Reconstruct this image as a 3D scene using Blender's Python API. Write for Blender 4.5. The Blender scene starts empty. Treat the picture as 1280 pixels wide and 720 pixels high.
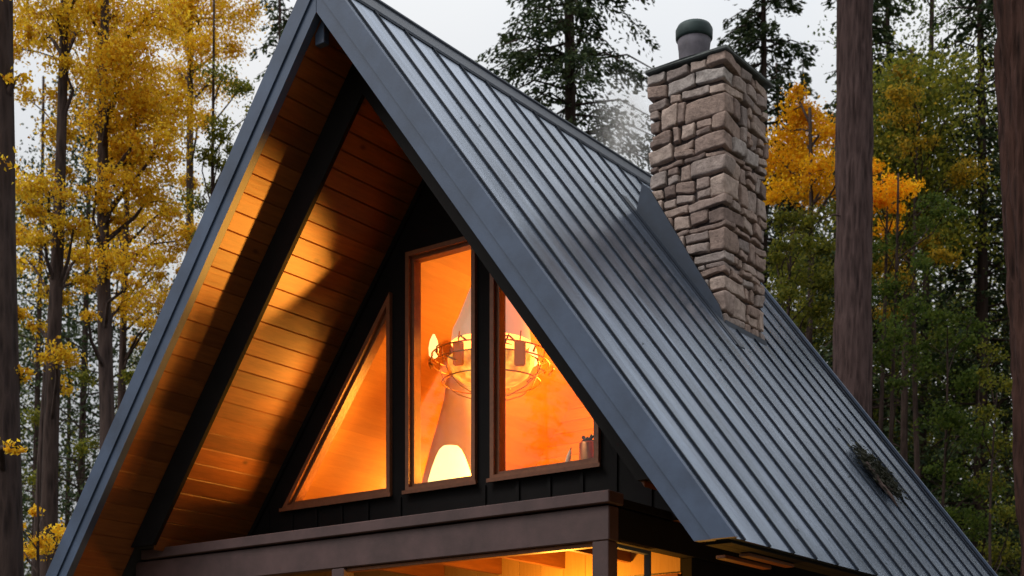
import bpy, bmesh, math, random
import numpy as np
from mathutils import Vector, Matrix, noise as mnoise

SC = bpy.context.scene
COL = SC.collection
PI = math.pi
rad = math.radians

# ------------------------------------------------------------------ camera
F, VH, YAW = 1762.0, 940.0, rad(36.2)
CAM = Vector((9.64, -10.0, 1.6))
SN, CS = math.sin(YAW), math.cos(YAW)

def ground_at(u, t, z=0.0):
    """Point t metres in front of the camera, in the direction of photo column u."""
    x = (u - 640) / F
    return Vector((CAM.x + t * (-SN + CS * x), CAM.y + t * (CS + SN * x), z))

def height_at(v, t):
    return CAM.z + (VH - v) / F * t

cam = bpy.data.cameras.new('camera')
cam.sensor_width = 36.0
cam.lens = F / 1280 * 36
cam.shift_y = (VH - 360) / 1280
cam.clip_end = 2000
cam.dof.use_dof = True
cam.dof.focus_distance = 14.5
cam.dof.aperture_fstop = 2.0
co = bpy.data.objects.new('camera', cam)
co.location = CAM
co.rotation_euler = (PI / 2, 0, YAW)
COL.objects.link(co)
SC.camera = co

# ------------------------------------------------------------------ object helpers
def tag(o, label=None, cat=None, group=None, kind=None):
    if label: o['label'] = label
    if cat: o['category'] = cat
    if group: o['group'] = group
    if kind: o['kind'] = kind
    return o

def thing(name, label, cat, loc=(0, 0, 0), group=None):
    o = bpy.data.objects.new(name, None)
    o.empty_display_size = 0.2
    o.location = loc
    COL.objects.link(o)
    return tag(o, label, cat, group)

def link_mesh(name, me, mat, parent=None, label=None):
    o = bpy.data.objects.new(name, me)
    if mat is not None and not me.materials:
        me.materials.append(mat)
    COL.objects.link(o)
    if parent is not None:
        o.parent = parent
    if label: o['label'] = label
    return o

def obj(name, bm, mat, parent=None, smooth=False, label=None):
    me = bpy.data.meshes.new(name)
    bmesh.ops.recalc_face_normals(bm, faces=bm.faces)
    if smooth:
        for f in bm.faces: f.smooth = True
    bm.to_mesh(me)
    bm.free()
    return link_mesh(name, me, mat, parent, label)

def NB(): return bmesh.new()

def box(bm, x0, x1, y0, y1, z0, z1, bevel=0.0):
    vs = [bm.verts.new((x, y, z)) for z in (z0, z1) for y in (y0, y1) for x in (x0, x1)]
    idx = [(0, 2, 3, 1), (4, 5, 7, 6), (0, 1, 5, 4), (2, 6, 7, 3), (0, 4, 6, 2), (1, 3, 7, 5)]
    fs = [bm.faces.new([vs[i] for i in q]) for q in idx]
    if bevel:
        es = list({e for f in fs for e in f.edges})
        bmesh.ops.bevel(bm, geom=es, offset=bevel, segments=1, affect='EDGES')

def prism(bm, poly, y0, y1):
    """XZ polygon extruded along Y."""
    a = [bm.verts.new((x, y0, z)) for x, z in poly]
    b = [bm.verts.new((x, y1, z)) for x, z in poly]
    n = len(poly)
    bm.faces.new(a); bm.faces.new(b[::-1])
    for i in range(n):
        j = (i + 1) % n
        bm.faces.new((a[i], a[j], b[j], b[i]))

def inset_poly(poly, d):
    """Convex counter-clockwise polygon moved inwards by d."""
    n = len(poly); out = []
    lines = []
    for i in range(n):
        p = Vector(poly[i]); q = Vector(poly[(i + 1) % n])
        e = (q - p).normalized(); nn = Vector((-e.y, e.x))
        lines.append((p + nn * d, e))
    for i in range(n):
        p1, e1 = lines[i - 1]; p2, e2 = lines[i]
        den = e1.x * e2.y - e1.y * e2.x
        w = p2 - p1
        t = (w.x * e2.y - w.y * e2.x) / den
        out.append(tuple(p1 + e1 * t))
    return out

def ring_prism(bm, outer, inner, y0, y1):
    n = len(outer)
    O0 = [bm.verts.new((x, y0, z)) for x, z in outer]; O1 = [bm.verts.new((x, y1, z)) for x, z in outer]
    I0 = [bm.verts.new((x, y0, z)) for x, z in inner]; I1 = [bm.verts.new((x, y1, z)) for x, z in inner]
    for i in range(n):
        j = (i + 1) % n
        bm.faces.new((O0[i], O0[j], I0[j], I0[i])); bm.faces.new((O1[j], O1[i], I1[i], I1[j]))
        bm.faces.new((O0[j], O0[i], O1[i], O1[j])); bm.faces.new((I0[i], I0[j], I1[j], I1[i]))

def tube(bm, pts, rads, n=8, cap=True):
    rings = []
    prev = None
    for i, p in enumerate(pts):
        p = Vector(p)
        d = (Vector(pts[min(i + 1, len(pts) - 1)]) - Vector(pts[max(i - 1, 0)]))
        if d.length < 1e-9: d = Vector((0, 0, 1))
        d.normalize()
        a = Vector((0, 0, 1)) if abs(d.z) < 0.9 else Vector((1, 0, 0))
        if prev is not None:
            a = prev
        u = (a - d * a.dot(d))
        if u.length < 1e-6: u = d.orthogonal()
        u.normalize(); prev = u
        w = d.cross(u)
        r = rads[i] if isinstance(rads, (list, tuple)) else rads
        rings.append([bm.verts.new(p + (u * math.cos(k * 2 * PI / n) + w * math.sin(k * 2 * PI / n)) * r) for k in range(n)])
    for a, b in zip(rings, rings[1:]):
        for k in range(n):
            bm.faces.new((a[k], a[(k + 1) % n], b[(k + 1) % n], b[k]))
    if cap:
        bm.faces.new(rings[0][::-1]); bm.faces.new(rings[-1])

def lathe(bm, prof, c, n=28, cap=True):
    """prof: list of (r, z) upward, c: centre."""
    rings = []
    for r, z in prof:
        rings.append([bm.verts.new((c[0] + r * math.cos(2 * PI * k / n), c[1] + r * math.sin(2 * PI * k / n), c[2] + z)) for k in range(n)])
    for a, b in zip(rings, rings[1:]):
        for k in range(n):
            bm.faces.new((a[k], a[(k + 1) % n], b[(k + 1) % n], b[k]))
    if cap:
        bm.faces.new(rings[0][::-1]); bm.faces.new(rings[-1])

# ------------------------------------------------------------------ materials
class MT:
    def __init__(s, name):
        s.m = bpy.data.materials.new(name); s.m.use_nodes = True
        s.nt = s.m.node_tree; s.N = s.nt.nodes; s.L = s.nt.links
        s.b = s.N['Principled BSDF']; s.out = s.N['Material Output']
    def n(s, t, **k):
        x = s.N.new(t)
        for a, b in k.items():
            if a in x.inputs.keys(): x.inputs[a].default_value = b
            else: setattr(x, a, b)
        return x
    def l(s, a, b): s.L.new(a, b)
    def set(s, **k):
        for a, v in k.items(): s.b.inputs[a.replace('_', ' ')].default_value = v
        return s
    def coords(s, scale=(1, 1, 1), kind='Object', rot=(0, 0, 0)):
        t = s.n('ShaderNodeTexCoord'); m = s.n('ShaderNodeMapping')
        m.inputs['Scale'].default_value = scale; m.inputs['Rotation'].default_value = rot
        s.l(t.outputs[kind], m.inputs['Vector']); return m.outputs[0]
    def noise(s, vec, scale, detail=4, rough=0.6):
        x = s.n('ShaderNodeTexNoise'); x.inputs['Scale'].default_value = scale
        x.inputs['Detail'].default_value = detail; x.inputs['Roughness'].default_value = rough
        if vec is not None: s.l(vec, x.inputs['Vector'])
        return x.outputs['Fac']
    def ramp(s, fac, stops, interp='LINEAR'):
        r = s.n('ShaderNodeValToRGB'); cr = r.color_ramp; cr.interpolation = interp
        while len(cr.elements) < len(stops): cr.elements.new(0.5)
        for e, (p, c) in zip(cr.elements, stops):
            e.position = p; e.color = (*c, 1) if len(c) == 3 else c
        s.l(fac, r.inputs[0]); return r.outputs[0]
    def mix(s, fac, a, b, mode='MIX'):
        x = s.n('ShaderNodeMix'); x.data_type = 'RGBA'; x.blend_type = mode
        for sock, v in ((x.inputs[0], fac), (x.inputs[6], a), (x.inputs[7], b)):
            if hasattr(v, 'links') or hasattr(v, 'is_linked'): s.l(v, sock)
            elif isinstance(v, (int, float)): sock.default_value = v
            else: sock.default_value = (*v, 1)
        return x.outputs[2]
    def math(s, op, a, b=0.0):
        x = s.n('ShaderNodeMath'); x.operation = op
        for i, v in enumerate((a, b)):
            if hasattr(v, 'is_linked'): s.l(v, x.inputs[i])
            else: x.inputs[i].default_value = v
        return x.outputs[0]
    def island(s):
        return s.n('ShaderNodeNewGeometry').outputs['Random Per Island']
    def color(s, c): s.l(c, s.b.inputs['Base Color'])
    def bump(s, h, strength=0.5, dist=0.02):
        x = s.n('ShaderNodeBump'); x.inputs['Strength'].default_value = strength; x.inputs['Distance'].default_value = dist
        s.l(h, x.inputs['Height']); s.l(x.outputs[0], s.b.inputs['Normal'])

def wood(name, dark, light, scale=(3, 0.35, 3), rough=0.6, knots=True, spread=0.5):
    M = MT(name); v = M.coords(scale)
    isl = M.island()
    off = M.n('ShaderNodeVectorMath'); off.operation = 'ADD'
    cmb = M.n('ShaderNodeCombineXYZ'); mul = M.math('MULTIPLY', isl, 37.0)
    M.l(mul, cmb.inputs[0]); M.l(mul, cmb.inputs[1])
    M.l(v, off.inputs[0]); M.l(cmb.outputs[0], off.inputs[1])
    g = M.noise(off.outputs[0], 9, 5, 0.65)
    base = M.ramp(g, [(0.25, dark), (0.75, light)])
    tint = M.ramp(isl, [(0, (1 - spread, (1 - spread) * .93, (1 - spread) * .86)), (1, (1.0,) * 3)])
    c = M.mix(1.0, base, tint, 'MULTIPLY')
    if knots:
        k = M.n('ShaderNodeTexVoronoi'); k.inputs['Scale'].default_value = 1.6
        v2 = M.coords((1.6, 0.9, 1.6)); M.l(v2, k.inputs['Vector'])
        kk = M.ramp(k.outputs['Distance'], [(0.03, (0.25, 0.17, 0.12)), (0.09, (1, 1, 1))])
        c = M.mix(0.8, c, kk, 'MULTIPLY')
    M.color(c); M.set(Roughness=rough); M.bump(g, 0.25, 0.01)
    return M.m

def painted(name, col, rough=0.5, var=0.3, metallic=0.0, bump=0.1, scale=6):
    M = MT(name); v = M.coords((1, 1, 1))
    g = M.noise(v, scale, 5, 0.6)
    a = tuple(x * (1 - var) for x in col); b = tuple(x * (1 + var) for x in col)
    M.color(M.ramp(g, [(0.3, a), (0.7, b)]))
    M.set(Roughness=rough, Metallic=metallic)
    if bump: M.bump(M.noise(v, 60, 3), bump, 0.004)
    return M.m

MAT = {}
# standing-seam roof paint
M = MT('roof_metal'); v = M.coords((0.6, 2.2, 0.6))
g = M.noise(v, 1.3, 2, 0.5); g2 = M.noise(M.coords((0.35, 2.2, 0.35)), 1.6, 2, 0.5)
stk = M.noise(M.coords((0.22, 4.5, 0.22)), 1.8, 3, 0.55)
M.color(M.mix(1.0, M.ramp(g, [(0.3, (0.15, 0.20, 0.29)), (0.7, (0.26, 0.325, 0.44))]), M.ramp(stk, [(0.32, (0.74, 0.76, 0.76)), (0.6, (1.05, 1.05, 1.05))]), 'MULTIPLY'))
M.l(M.ramp(g2, [(0.3, (0.20,) * 3), (0.75, (0.29,) * 3)]), M.b.inputs['Roughness'])
M.set(Metallic=0.9); M.b.inputs['Specular IOR Level'].default_value = 0.6
M.bump(M.noise(M.coords((0.5, 1.6, 0.5)), 1.5, 1, 0.5), 0.05, 0.02)
MAT['metal'] = M.m
MAT['seam'] = painted('shaded_seam_metal', (0.006, 0.010, 0.018), 0.6, 0.2, 0.0, 0)  # near black: the shade on the rib sides is put into the colour
MAT['seam'].node_tree.nodes['Principled BSDF'].inputs['Specular IOR Level'].default_value = 0.15
MAT['flash'] = painted('flashing_metal', (0.018, 0.028, 0.048), 0.45, 0.2, 0.2, 0.05)
MAT['fascia'] = painted('slate_paint', (0.046, 0.070, 0.122), 0.5, 0.28, 0.0, 0.2, 2.2)
MAT['black'] = painted('black_brown_stain', (0.0045, 0.0032, 0.0032), 0.75, 0.35, 0.0, 0.2, 4)
MAT['black'].node_tree.nodes['Principled BSDF'].inputs['Specular IOR Level'].default_value = 0.2
MAT['beam'] = painted('brown_stain', (0.070, 0.038, 0.037), 0.55, 0.32, 0.0, 0.3, 3)
MAT['core'] = painted('roof_core_dark', (0.02, 0.018, 0.018), 0.8, 0.2, 0, 0)
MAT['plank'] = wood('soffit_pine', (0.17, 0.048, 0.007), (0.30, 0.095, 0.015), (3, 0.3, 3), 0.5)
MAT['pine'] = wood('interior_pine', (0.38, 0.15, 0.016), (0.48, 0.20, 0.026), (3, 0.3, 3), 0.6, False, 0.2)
MAT['pine_x'] = wood('interior_pine_wall', (0.38, 0.15, 0.016), (0.48, 0.20, 0.026), (0.3, 3, 3), 0.6, False, 0.2)
MAT['frame'] = wood('window_frame_wood', (0.16, 0.055, 0.022), (0.26, 0.095, 0.04), (2, 2, 2), 0.45, False, 0.2)
MAT['tan'] = wood('tan_panel', (0.42, 0.24, 0.06), (0.5, 0.3, 0.09), (4, 4, 0.4), 0.6, False, 0.2)
MAT['plaster'] = painted('white_plaster', (0.80, 0.70, 0.60), 0.8, 0.05, 0, 0.2, 4)
MAT['brass'] = painted('aged_brass', (0.55, 0.34, 0.10), 0.35, 0.25, 0.9, 0)
MAT['iron'] = painted('dark_iron', (0.06, 0.035, 0.02), 0.5, 0.3, 0.5, 0)
MAT['rust'] = None
MAT['copper'] = painted('copper', (0.62, 0.24, 0.08), 0.3, 0.2, 0.9, 0)
MAT['cream'] = painted('cream_wax', (0.8, 0.66, 0.42), 0.5, 0.05, 0, 0)
MAT['clay'] = painted('flue_clay', (0.105, 0.095, 0.115), 0.8, 0.25, 0, 0.3, 9)
MAT['cap'] = painted('mossy_cap', (0.075, 0.085, 0.082), 0.8, 0.4, 0, 0.4, 8)
MAT['rim'] = painted('verdigris_rim', (0.020, 0.038, 0.038), 0.6, 0.3, 0.3, 0.2, 8)

def glow(name, col, strength):
    M = MT(name); M.b.inputs['Base Color'].default_value = (*col, 1)
    M.b.inputs['Emission Color'].default_value = (*col, 1)
    M.b.inputs['Emission Strength'].default_value = strength
    return M.m
MAT['glow'] = glow('lit_lamp_shade', (1.0, 0.76, 0.28), 2.0)
MAT['bulb'] = glow('candle_bulb', (1.0, 0.70, 0.25), 1.6)
MAT['rust'] = glow('self_lit_plate', (0.55, 0.13, 0.015), 0.42)  # weak emission stands in for light falling on the plates
MAT['shade'] = glow('lit_fabric_shade', (1.0, 0.62, 0.36), 0.38)
M = MT('lit_glass_bowl'); vv = M.noise(M.coords((1, 1, 1)), 9, 3, 0.6)
M.b.inputs['Base Color'].default_value = (0.8, 0.4, 0.06, 1); M.b.inputs['Emission Color'].default_value = (1.0, 0.50, 0.06, 1)
M.l(M.math('MULTIPLY', M.math('POWER', vv, 2.0), 2.6), M.b.inputs['Emission Strength']); MAT['bowl'] = M.m

M = MT('window_glass')
tr = M.n('ShaderNodeBsdfTransparent'); gl = M.n('ShaderNodeBsdfGlossy'); gl.inputs['Roughness'].default_value = 0.02
lw = M.n('ShaderNodeLayerWeight'); lwf = M.math('ADD', M.math('MULTIPLY', M.math('POWER', lw.outputs['Facing'], 5.0), 0.6), 0.03)
mx = M.n('ShaderNodeMixShader'); M.l(lwf, mx.inputs[0]); M.l(tr.outputs[0], mx.inputs[1]); M.l(gl.outputs[0], mx.inputs[2])
M.l(mx.outputs[0], M.out.inputs['Surface']); MAT['glass'] = M.m

# chimney stone
M = MT('field_stone'); isl = M.island(); v = M.coords((1, 1, 1))
base = M.ramp(isl, [(0.0, (0.20, 0.145, 0.125)), (0.25, (0.42, 0.31, 0.26)), (0.45, (0.27, 0.225, 0.21)), (0.65, (0.52, 0.41, 0.35)), (0.85, (0.33, 0.24, 0.20)), (1.0, (0.44, 0.40, 0.38))])
g = M.noise(v, 14, 6, 0.7); g2 = M.noise(v, 45, 4, 0.7)
c = M.mix(0.75, base, M.ramp(g, [(0.32, (0.42, 0.38, 0.36)), (0.62, (1.1, 1.07, 1.05))]), 'MULTIPLY')
c = M.mix(M.ramp(g2, [(0.55, (0, 0, 0)), (0.75, (0.5, 0.5, 0.5))]), c, (0.10, 0.075, 0.065))
M.color(c); M.set(Roughness=0.9); M.bump(M.math('ADD', g, M.math('MULTIPLY', g2, 0.5)), 0.8, 0.03); MAT['stone'] = M.m
MAT['mortar'] = painted('dark_mortar', (0.045, 0.032, 0.03), 0.95, 0.3, 0, 0.5, 20)

def bark(name, dark, light, sc=(7, 7, 1.1), bstr=0.9):
    M = MT(name); v = M.coords(sc)
    g = M.noise(v, 1.6, 6, 0.7)
    vor = M.n('ShaderNodeTexVoronoi'); vor.inputs['Scale'].default_value = 2.2; M.l(v, vor.inputs['Vector'])
    h = M.math('ADD', g, M.math('MULTIPLY', vor.outputs['Distance'], 0.7))
    M.color(M.ramp(h, [(0.35, dark), (0.95, light)])); M.set(Roughness=0.95); M.b.inputs['Specular IOR Level'].default_value = 0.15; M.bump(h, bstr, 0.05)
    return M.m
MAT['bark_dark'] = bark('bark_dark', (0.012, 0.008, 0.007), (0.058, 0.038, 0.032))
MAT['bark_red'] = bark('bark_red', (0.016, 0.010, 0.010), (0.088, 0.056, 0.053))
MAT['bark_grey'] = bark('bark_grey', (0.016, 0.011, 0.010), (0.075, 0.052, 0.046))
MAT['bark_rust'] = bark('bark_rust', (0.005, 0.003, 0.0025), (0.070, 0.034, 0.026), (9, 9, 0.9))

def leaf(name, cols, transl=0.45, rough=0.6):
    M = MT(name); isl = M.island()
    oi = M.n('ShaderNodeObjectInfo')
    cr = M.ramp(isl, [(i / (len(cols) - 1), c) for i, c in enumerate(cols)])
    hs = M.n('ShaderNodeHueSaturation')
    M.l(cr, hs.inputs['Color']); M.l(M.math('ADD', M.math('MULTIPLY', oi.outputs['Random'], 0.4), 0.8), hs.inputs['Value'])
    M.color(hs.outputs[0]); M.set(Roughness=rough); M.b.inputs['Specular IOR Level'].default_value = 0.12
    t = M.n('ShaderNodeBsdfTranslucent'); M.l(hs.outputs[0], t.inputs['Color'])
    mx = M.n('ShaderNodeMixShader'); mx.inputs[0].default_value = transl
    M.l(M.b.outputs[0], mx.inputs[1]); M.l(t.outputs[0], mx.inputs[2]); M.l(mx.outputs[0], M.out.inputs['Surface'])
    return M.m
MAT['gold'] = leaf('gold_leaf', [(0.45, 0.17, 0.010), (0.86, 0.50, 0.022), (0.93, 0.64, 0.045), (0.92, 0.58, 0.03), (0.58, 0.44, 0.045)], 0.62)
MAT['amber'] = leaf('amber_leaf', [(0.85, 0.34, 0.010), (0.96, 0.50, 0.012), (0.96, 0.58, 0.02), (0.92, 0.42, 0.012)], 0.66)
MAT['mustard'] = leaf('mustard_leaf', [(0.10, 0.09, 0.015), (0.30, 0.22, 0.02), (0.55, 0.32, 0.02), (0.22, 0.18, 0.02)])
MAT['olive'] = leaf('olive_leaf', [(0.05, 0.065, 0.012), (0.14, 0.16, 0.022), (0.26, 0.23, 0.024), (0.09, 0.11, 0.02)], 0.5)
MAT['green'] = leaf('green_leaf', [(0.03, 0.055, 0.010), (0.085, 0.135, 0.022), (0.15, 0.19, 0.030), (0.06, 0.10, 0.018)], 0.5)
MAT['fir'] = leaf('fir_needle', [(0.014, 0.026, 0.012), (0.040, 0.066, 0.026), (0.075, 0.095, 0.034), (0.028, 0.048, 0.024)], 0.25)
MAT['dry'] = leaf('dry_needle', [(0.02, 0.022, 0.015), (0.035, 0.035, 0.022)], 0.2)

# ------------------------------------------------------------------ world and sun
W = bpy.data.worlds.new('World'); SC.world = W; W.use_nodes = True
nt = W.node_tree
sky = nt.nodes.new('ShaderNodeTexSky'); sky.sky_type = 'NISHITA'; sky.sun_disc = False
sky.sun_elevation = rad(52); SUN_AZ = rad(-150)   # sun direction measured from +Y, clockwise positive
sky.sun_rotation = SUN_AZ; sky.dust_density = 6; sky.air_density = 1.0; sky.ozone_density = 1
hs = nt.nodes.new('ShaderNodeHueSaturation'); hs.inputs['Saturation'].default_value = 0.25
mixn = nt.nodes.new('ShaderNodeMix'); mixn.data_type = 'RGBA'; mixn.inputs[0].default_value = 0.88
tc = nt.nodes.new('ShaderNodeTexCoord'); nz = nt.nodes.new('ShaderNodeTexNoise')
nz.inputs['Scale'].default_value = 3.0; nz.inputs['Detail'].default_value = 4
cr = nt.nodes.new('ShaderNodeValToRGB')
cr.color_ramp.elements[0].position = 0.3; cr.color_ramp.elements[0].color = (0.86, 0.90, 0.95, 1)
cr.color_ramp.elements[1].position = 0.7; cr.color_ramp.elements[1].color = (1.0, 1.0, 1.0, 1)
# overcast luminance: about three times brighter overhead than at the horizon
sep = nt.nodes.new('ShaderNodeSeparateXYZ'); nt.links.new(tc.outputs['Generated'], sep.inputs[0])
ma = nt.nodes.new('ShaderNodeMath'); ma.operation = 'MULTIPLY_ADD'; ma.use_clamp = False
ma.inputs[1].default_value = 17.5; ma.inputs[2].default_value = 3.4
mxx = nt.nodes.new('ShaderNodeMath'); mxx.operation = 'MAXIMUM'; mxx.inputs[1].default_value = 0.0
nt.links.new(sep.outputs['Z'], mxx.inputs[0]); nt.links.new(mxx.outputs[0], ma.inputs[0])
vm = nt.nodes.new('ShaderNodeVectorMath'); vm.operation = 'SCALE'
nt.links.new(cr.outputs[0], vm.inputs[0]); nt.links.new(ma.outputs[0], vm.inputs['Scale'])
nt.links.new(tc.outputs['Generated'], nz.inputs['Vector']); nt.links.new(nz.outputs['Fac'], cr.inputs[0])
nt.links.new(sky.outputs[0], hs.inputs['Color']); nt.links.new(hs.outputs[0], mixn.inputs[6]); nt.links.new(vm.outputs[0], mixn.inputs[7])
bg = nt.nodes['Background']; bg.inputs['Strength'].default_value = 0.09
nt.links.new(mixn.outputs[2], bg.inputs['Color'])

sun = bpy.data.lights.new('sun', 'SUN'); sun.energy = 1.5; sun.angle = rad(25); sun.color = (1, 0.95, 0.88)
so = bpy.data.objects.new('sun', sun); COL.objects.link(so)
el = rad(52)
sd = Vector((math.sin(SUN_AZ) * math.cos(el), math.cos(SUN_AZ) * math.cos(el), math.sin(el)))
so.rotation_euler = sd.to_track_quat('Z', 'Y').to_euler()

# ------------------------------------------------------------------ ground
M = MT('forest_floor'); v = M.coords((1, 1, 1))
M.color(M.ramp(M.noise(v, 0.8, 6, 0.7), [(0.3, (0.03, 0.022, 0.012)), (0.5, (0.07, 0.05, 0.022)), (0.7, (0.06, 0.07, 0.025))]))
M.set(Roughness=0.95); M.bump(M.noise(v, 5, 4), 0.6, 0.05)
bm = NB(); bmesh.ops.create_grid(bm, x_segments=40, y_segments=40, size=700)
g_ = obj('ground', bm, M.m); tag(g_, kind='structure')

# ------------------------------------------------------------------ the cabin
A0, S = 9.25, 1.325             # ridge height and slope of the outer roof plane
LEN = 7.68; EZ = 3.285
def rz(x, off=0.0): return A0 - off - S * abs(x)
def rx(z, off=0.0): return (A0 - off - z) / S
WY = 1.92                       # gable wall face
SO = 0.44                       # outer soffit, measured straight down from the roof plane
SI = 0.98                       # inner, dropped soffit and loft ceiling
YD = 0.63                       # where the soffit steps down

cabin = thing('a_frame_cabin', 'tall A-frame cabin with dark metal roof, stone chimney and glowing gable windows', 'cabin')

# roof slopes with standing seams
rng = random.Random(5)
for sgn in (1, -1):
    bm = NB()
    ex = rx(EZ)
    prism(bm, [(0, A0), (sgn * ex, EZ), (sgn * rx(EZ, 0.07), EZ), (0, A0 - 0.07)], -0.02, LEN)
    roof = obj('roof_slope', bm, MAT['metal'], cabin)
    bm = NB()
    h, w = 0.016, 0.026
    y = 0.15
    ny, nz_ = S / math.hypot(1, S), 1 / math.hypot(1, S)
    seams = [0.0]
    while y < LEN - 0.1:
        seams.append(y); y += 0.46
    seams.append(LEN - 0.03)
    for y in seams:
        x0, x1 = 0.07, ex
        q = [(sgn * x0, rz(x0)), (sgn * x1, rz(x1)), (sgn * (x1 + h * ny), rz(x1) + h * nz_), (sgn * (x0 + h * ny), rz(x0) + h * nz_)]
        hh = 0.4 if y == 0.0 else 1
        q[2] = (sgn * (x1 + h * hh * ny), rz(x1) + h * hh * nz_); q[3] = (sgn * (x0 + h * hh * ny), rz(x0) + h * hh * nz_)
        prism(bm, q, y - w / 2, y + w / 2)
    obj('standing_seams', bm, MAT['seam'], roof)
    # roof build-up
    bm = NB()
    prism(bm, [(0, A0 - 0.075), (sgn * rx(EZ, 0.075), EZ + 0.001), (sgn * rx(EZ, SO - 0.06), EZ + 0.001), (0, A0 - SO + 0.06)], 0.06, LEN - 0.06)
    obj('roof_core', bm, MAT['core'], cabin)
    # underside of the eave
    bm = NB()
    a, b = rx(EZ, 0.40), rx(EZ, 0.085)
    for k in range(2):
        e0, e1 = a + (b - a) * k / 2, a + (b - a) * (k + 1) / 2 - 0.006
        box(bm, *sorted((sgn * e0, sgn * e1)), 0.07, LEN - 0.07, EZ - 0.022, EZ - 0.002)
    obj('eave_boards', bm, MAT['black'], cabin)  # near-black colour puts the shade under the eave into the boards
    for a, b in ((4.0, 4.09), (4.22, 4.31)):
        bm = NB(); box(bm, *sorted((sgn * a, sgn * b)), 0.62, 1.5, EZ - 0.055, EZ - 0.026, 0.004)
        obj('eave_streak_slat', bm, MAT['plank'], cabin)  # paler slats added to draw the lit streaks under the eave
    # front and rear bargeboards: an upper board and a thinner lower one
    for yy0, yy1, rear in ((-0.075, -0.022, 0), (LEN + 0.003, LEN + 0.05, 1)):
        bm = NB()
        prism(bm, [(sgn * 0.004, A0 + 0.055), (sgn * rx(EZ, -0.055), EZ), (sgn * rx(EZ, 0.235), EZ), (sgn * 0.004, A0 - 0.235)], yy0, yy1)
        obj('bargeboard', bm, MAT['fascia'], cabin)
        if not rear:
            bm = NB()
            prism(bm, [(sgn * 0.004, A0 - 0.243), (sgn * rx(EZ, 0.243), EZ), (sgn * rx(EZ, SO + 0.01), EZ), (sgn * 0.004, A0 - SO - 0.01)], -0.055, 0.03)
            obj('bargeboard', bm, MAT['fascia'], cabin)
    # soffit boards, real planks with open joints
    bm = NB(); d = 0.0
    lenS = rx(EZ, SO) * math.hypot(1, S)
    ux, uz = 1 / math.hypot(1, S), -S / math.hypot(1, S)
    pw = 0.205
    while d < lenS - 0.05:
        d0, d1 = d + 0.010, min(d + pw - 0.010, lenS)
        tilt = 0.003
        def P(dd, off):
            return (sgn * dd * ux, A0 - SO + dd * uz + off)
        prism(bm, [P(d0, 0.0), P(d1, -tilt), P(d1, 0.035), P(d0, 0.035)], 0.034, YD + 0.05)
        d += pw
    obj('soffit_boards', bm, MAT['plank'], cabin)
    lenI = rx(3.93, SI) * math.hypot(1, S)
    def Q(dd, off):
        return (sgn * dd * ux, A0 - SI + dd * uz + off)
    bm = NB(); d = 0.0
    while d < lenI - 0.03:
        d0, d1 = d + 0.010, min(d + 0.195 - 0.010, lenI)
        prism(bm, [Q(d0, 0.0), Q(d1, -0.003), Q(d1, 0.045), Q(d0, 0.045)], YD + 0.033, WY - 0.002)
        d += 0.195
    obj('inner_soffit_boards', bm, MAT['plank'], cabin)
    bm = NB(); d = 0.1
    while d < lenI - 0.05:
        d0, d1 = d + 0.002, min(d + 0.16 - 0.002, lenI)
        prism(bm, [Q(d0, 0.0), Q(d1, -0.004), Q(d1, 0.035), Q(d0, 0.035)], WY + 0.125, 6.5)
        d += 0.16
    obj('ceiling_boards', bm, MAT['pine'], cabin)
    # dark board closing the step between the outer and the inner soffit
    bm = NB()
    z_end = 3.98
    top, bot = SO + 0.03, SI + 0.012
    prism(bm, [(0.0, A0 - top), (sgn * rx(z_end, top), z_end), (sgn * rx(z_end, bot), z_end), (0.0, A0 - bot)], YD - 0.02, YD + 0.03)
    obj('rafter', bm, MAT['black'], cabin)
    bm = NB()
    prism(bm, [(0.0, A0 - SO - 0.06), (sgn * rx(z_end, SO + 0.06), z_end), (sgn * rx(z_end, SI - 0.06), z_end), (0.0, A0 - SI + 0.06)], YD + 0.06, 6.5)
    obj('ceiling_core', bm, MAT['core'], cabin)
    # trim where the soffit meets the wall
    bm = NB()
    prism(bm, [(0.0, A0 - SI - 0.03), (sgn * rx(z_end, SI + 0.03), z_end), (sgn * rx(z_end, SI + 0.12), z_end), (0.0, A0 - SI - 0.12)], WY - 0.035, WY - 0.003)
    obj('wall_trim', bm, MAT['black'], cabin)
# ridge cap
bm = NB()
for sgn in (1, -1):
    prism(bm, [(0, A0 + 0.045), (sgn * 0.17, rz(0.17) + 0.04), (sgn * 0.17, rz(0.17) + 0.012), (0, A0 + 0.014)], -0.02, LEN + 0.02)
tube(bm, [(0, -0.02, A0 + 0.035), (0, LEN + 0.02, A0 + 0.035)], 0.03, 8)
obj('ridge_cap', bm, MAT['flash'], cabin)
# ridge beam end showing below the peak
bm = NB(); box(bm, -0.12, 0.0, 0.05, 0.13, 8.55, 8.86, 0.006)
obj('ridge_block', bm, MAT['fascia'], cabin)

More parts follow.
